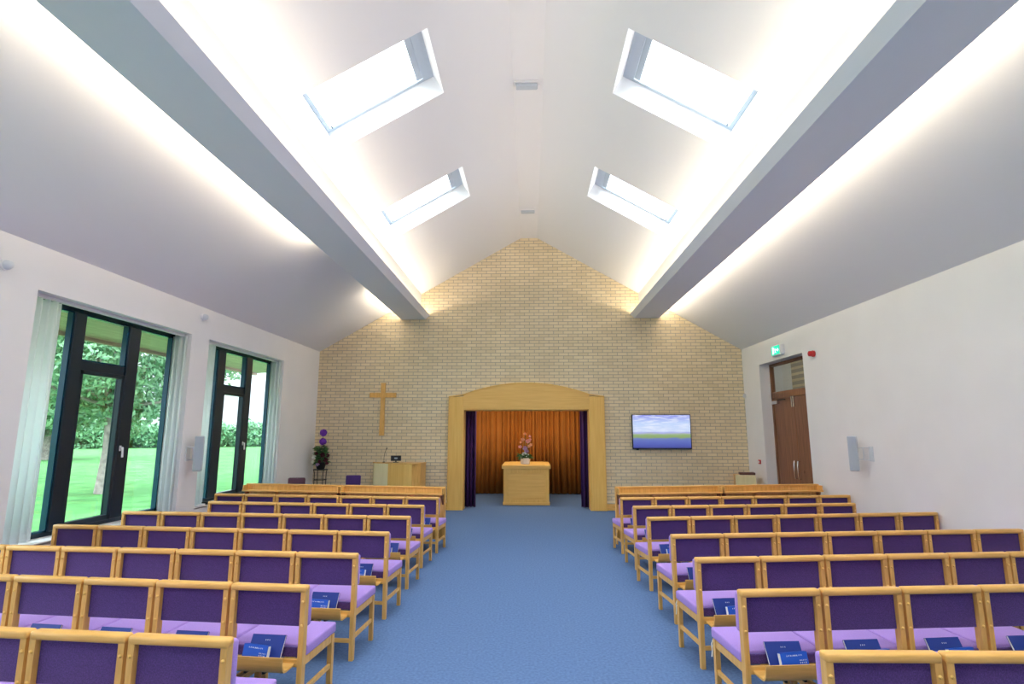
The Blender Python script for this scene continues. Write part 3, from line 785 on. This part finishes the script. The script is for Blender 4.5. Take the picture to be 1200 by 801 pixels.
fs = root('flower_stand', 'black wire plant stand in the front left corner', 'plant stand', (-4.83, 12.75, 0))
m = MB()
for a in range(4):
    an = math.pi/4+a*math.pi/2; c_, s_ = math.cos(an), math.sin(an)
    MB().tube([(c_*.16, s_*.16, 0), (c_*.14, s_*.14, .4), (c_*.14, s_*.14, .85), (c_*.16, s_*.16, .93)], .009, 8).build('leg', M['steel_dark'], fs, True)
for z, r_ in ((.93, .16), (.70, .14), (.25, .145)):
    MB().tube([(r_*math.cos(i*math.pi/10), r_*math.sin(i*math.pi/10), z) for i in range(21)], .007, 6).build('ring', M['steel_dark'], fs, True)
MB().lathe([(.15, .92), (.15, .935)], n=24).build('shelf_plate', M['steel_dark'], fs)
fa = root('flower_arrangement', 'tall arrangement with two purple balls and greenery on the wire stand', 'flowers', (-4.83, 12.75, .935))
MB().lathe([(.07, 0), (.09, .02), (.12, .14), (.11, .16), (.09, .15)], n=20).build('pot', M['steel_dark'], fa, True)
m = MB()
for i in range(260):
    a = random.uniform(0, 6.28); rr = random.uniform(0, .10); zz = .14+random.uniform(0, .37)
    leaf(m, (math.cos(a)*rr, math.sin(a)*rr, zz), (math.cos(a), math.sin(a), random.uniform(-.5, .9)), random.uniform(.08, .16), .024)
m.build('foliage', M['leaf_pot'], fa)
mg = plain('burgundy_petals', (.10, .015, .03), .7)
for (hx, hy, hz, r_, mt) in ((.08, -.10, .33, .06, mg), (.14, -.06, .22, .06, mg), (.02, -.13, .18, .05, mg), (.16, -.02, .32, .05, mg), (-.02, -.12, .12, .045, FL['lilacf']), (-.12, -.10, .28, .05, FL['whitef']), (.18, -.08, .14, .04, mg), (-.06, -.13, .36, .04, mg), (-.17, -.05, .17, .035, FL['whitef'])):
    m = MB()
    for k_ in range(3): petals(m, (hx, hy-.01*k_, hz), r_*(1.2-.25*k_), 7)
    m.blob((hx, hy, hz), r_*.4, .1, 1); m.build('flower', mt, fa)
pb = plain('purple_ball_petals', (.16, .03, .42), .8)
for zz in (.63, .83): MB().blob((.02, 0, zz), .08, .10, 3).build('purple_ball', pb, fa)
MB().tube([(0, 0, .1), (.02, 0, .83)], .005, 6).build('stem', M['leaf_pot'], fa)

cb = root('low_cabinet', 'small cream and oak cabinet in the front right corner', 'cabinet', (4.71, 12.50, 0), R(-14))
MB().box(-.20, .20, -.22, .22, 0, .86, .004, 1).build('body', M['oak'], cb)
MB().box(-.205, .205, -.232, -.221, .03, .865, .003, 1).build('door', M['oak_pale'], cb)
MB().tube([(.15, -.235, .5), (.15, -.25, .5), (.15, -.25, .6), (.15, -.235, .6)], .006, 6).build('handle', M['chrome'], cb)
o = MB().box(-.16, .16, -.10, .10, 0, .055, .012).build('leather_case', M['bronze'], loc=(4.74, 12.42, .861), rz=R(-12))
tag(o, 'brown leather case lying on top of the cream corner cabinet', 'case')

# ------------------------------------------------------------------ outdoors
struct(MB().box(-160, XL-.33, -60, 160, -.35, -.15).build('ground', M['grass']), 'green lawn outside the windows', 'lawn')
struct(MB().box(XL-1.2, XL-.34, -10, 20, -.15, -.12).build('path', M['paving']), 'paved strip outside the left wall', 'path')
so = MB().prism([(XL-.33, 3.46), (-7.42, 3.36), (-7.42, 3.52), (XL-.33, 3.62)], 'y', YB-1, YF+1.5)
struct(so.build('eaves_soffit', M['soffit']), 'timber boarded roof overhang seen through the windows', 'roof overhang')
struct(MB().box(-7.5, -7.42, YB-1, YF+1.5, 3.30, 3.56).build('trim_1', M['soffit']), 'fascia board at the edge of overhang', 'fascia')

def foliage_mesh(name, mat, blobs, per, size, parent=None, seed=1):
    rnd = random.Random(seed); vs = []; fs_ = []
    for (cx, cy, cz, r_) in blobs:
        for _ in range(int(per*r_*r_)):
            d_ = Vector((rnd.gauss(0, 1), rnd.gauss(0, 1), rnd.gauss(0, 1))).normalized()
            p = Vector((cx, cy, cz))+d_*r_*(rnd.uniform(.55, 1.05))
            n_ = (d_+Vector((rnd.uniform(-.8, .8), rnd.uniform(-.8, .8), rnd.uniform(-.3, .9)))).normalized()
            u = n_.orthogonal().normalized(); u = Matrix.Rotation(rnd.uniform(0, 6.28), 3, n_) @ u; v = n_.cross(u)
            s_ = size*rnd.uniform(.6, 1.3)
            i0 = len(vs); vs += [p-u*s_, p+v*s_*.45, p+u*s_, p-v*s_*.45]; fs_.append((i0, i0+1, i0+2, i0+3))
    me = bpy.data.meshes.new(name); me.from_pydata([tuple(v) for v in vs], [], fs_); me.materials.append(mat)
    o = bpy.data.objects.new(name, me); col.objects.link(o); o.parent = parent
    return o
def tree(loc, h, r_, label, per, size, seed, trunk=.2, zb=2.6, squash=.75):
    rnd = random.Random(seed)
    t = root('tree', label, 'tree', (*loc, -.15), 0, 'trees on the lawn')
    tp = [(0, 0, 0), (.05, .02, h*.15), (-.05, .05, h*.35), (.05, -.05, h*.6), (0, 0, h*.85)]
    MB().tube(tp, [trunk*1.25, trunk, trunk*.85, trunk*.6, trunk*.2], 12).build('trunk', M['bark'], t, True)
    m = MB(); bl = []
    zc_ = zb+(h-zb)/2
    for i in range(16):
        a = rnd.uniform(0, 6.28); e = rnd.uniform(.45, .95)*r_; z = zc_+rnd.uniform(-.5, .5)*(h-zb)*.75*math.sqrt(max(0, 1-(e/r_)**2*.6))
        m.tube([(0, 0, h*.28+i*.02), (math.cos(a)*e*.5, math.sin(a)*e*.5, z*.75), (math.cos(a)*e*.85, math.sin(a)*e*.85, z)], [.07, .045, .02], 6)
    m.build('branches', M['bark'], t, True)
    for i in range(46):
        a = rnd.uniform(0, 6.28); ph_ = rnd.uniform(-1, 1); e = math.sqrt(1-ph_*ph_)*r_*rnd.uniform(.35, .85)
        bl.append((math.cos(a)*e, math.sin(a)*e, zc_+ph_*(h-zb)/2*.8, rnd.uniform(.6, 1.15)*r_/3.6))
    foliage_mesh('crown', M['leaf'], bl, per, size, t, seed)
    return t
tree((-13.6, 17.5), 9.2, 4.1, 'large leafy tree with grey trunk nearest the first window', 1000, .10, 11, .2, 2.3)
tree((-24.5, 21.0), 9.0, 4.6, 'leafy tree at the far left beyond the first window', 300, .18, 12, .25, 1.6)
tree((-34.0, 38.0), 10.0, 5.0, 'distant tree rising behind the large grey trunked one', 200, .24, 13, .3, 1.5)
# hedge along the far side of the lawn
hd = []
rnd = random.Random(9)
for i in range(150):
    t = i/149
    x = -80+62*t; y_ = 44+42*t
    for k_ in range(2):
        hd.append((x+rnd.uniform(-1, 1), y_+rnd.uniform(-1, 1), rnd.uniform(.2, 2.2), rnd.uniform(1.0, 1.5)))
o = foliage_mesh('hedge', M['leaf_hedge'], hd, 130, .26, None, 5); o.location = (0, 0, -.15)
tag(o, 'long dark green hedge along the far side of lawn', 'hedge')

# ------------------------------------------------------------------ lights
def area(name, loc, size, power, rgb, rot=(0, 0, 0), portal=False):
    l = bpy.data.lights.new(name, 'AREA'); l.shape = 'RECTANGLE'; l.size, l.size_y = size; l.energy = power; l.color = rgb
    o = bpy.data.objects.new(name, l); col.objects.link(o); o.location = loc; o.rotation_euler = rot
    if portal: l.cycles.is_portal = True
    return o
COVE = (1.0, .855, .64)
PW = 6.2   # W per metre
def cove(x, y0, y1, k_, dl, z=4.60):
    """LED strip in the beam trough, leaning dl radians towards +x"""
    area('cove_strip', (x, (y0+y1)/2, z), (.05, y1-y0), PW*k_*(y1-y0), COVE, (0, math.pi+dl, 0))
for s in (-1, 1): cove(s*2.60, YB+.1, YF-.05, .55, -s*R(35))
cove(3.07, YB+.1, YF-.05, .9, R(38))
cove(-3.07, YB+.1, 8.0, .9, R(-38)); cove(-3.07, 11.1, YF-.05, .9, R(-38))
area('corridor_fill_light', (XR+1.0, 11.0, 5.55), (.3, 1.2), 9, (1, .9, .75))  # added unseen light, brightens the walls behind the fanlight
# warm downlight inside the alcove
area('alcove_lamp', (-.1, 14.3, 2.95), (2.6, .3), 30, (1, .84, .62), (R(20), 0, 0))
# daylight portals
for a, b in holes_l: area('portal', (XL-.3, (a+b)/2, (WZ0+WZ1)/2), (WZ1-WZ0, b-a), 1, (1, 1, 1), (0, R(-90), 0), True)
for sgn, sk in ((-1, skyL), (1, skyR)):
    for a, b in sk:
        xm = sgn*(SXI+SXO)/2
        area('portal', (xm+sgn*.17, (a+b)/2, zc(xm)+.34), (1.5, b-a), 1, (1, 1, 1), (0, sgn*math.atan(SL), 0), True)

# world: bright overcast sky, brighter towards the zenith
w = bpy.data.worlds.new('overcast_sky'); scene.world = w; w.use_nodes = True
N = w.node_tree.nodes; L = w.node_tree.links; bg = N['Background']
tc = N.new('ShaderNodeTexCoord'); sp = N.new('ShaderNodeSeparateXYZ'); L.new(tc.outputs['Generated'], sp.inputs[0])
mr = N.new('ShaderNodeMapRange'); mr.inputs['From Min'].default_value = .05; mr.inputs['From Max'].default_value = .9
mr.inputs['To Min'].default_value = 1.0; mr.inputs['To Max'].default_value = 9
L.new(sp.outputs['Z'], mr.inputs['Value']); L.new(mr.outputs[0], bg.inputs['Strength'])
bg.inputs['Color'].default_value = (.84, .92, 1, 1)

# ------------------------------------------------------------------ camera
cam = bpy.data.cameras.new('camera'); co = bpy.data.objects.new('camera', cam); col.objects.link(co)
cam.sensor_width = 36; cam.lens = 36*640/1200; cam.clip_end = 500
co.location = (0, 0, 1.79); co.rotation_euler = (R(90+9.32), 0, math.atan(21/648.))
scene.camera = co
scene.view_settings.view_transform = 'Standard'; scene.view_settings.look = 'None'
scene.view_settings.exposure = .92; scene.view_settings.gamma = 1; scene.view_settings.use_curve_mapping = False
scene.cycles.use_denoising = True
scene.cycles.max_bounces = 10; scene.cycles.diffuse_bounces = 7; scene.cycles.transparent_max_bounces = 12
scene.cycles.sample_clamp_indirect = 6
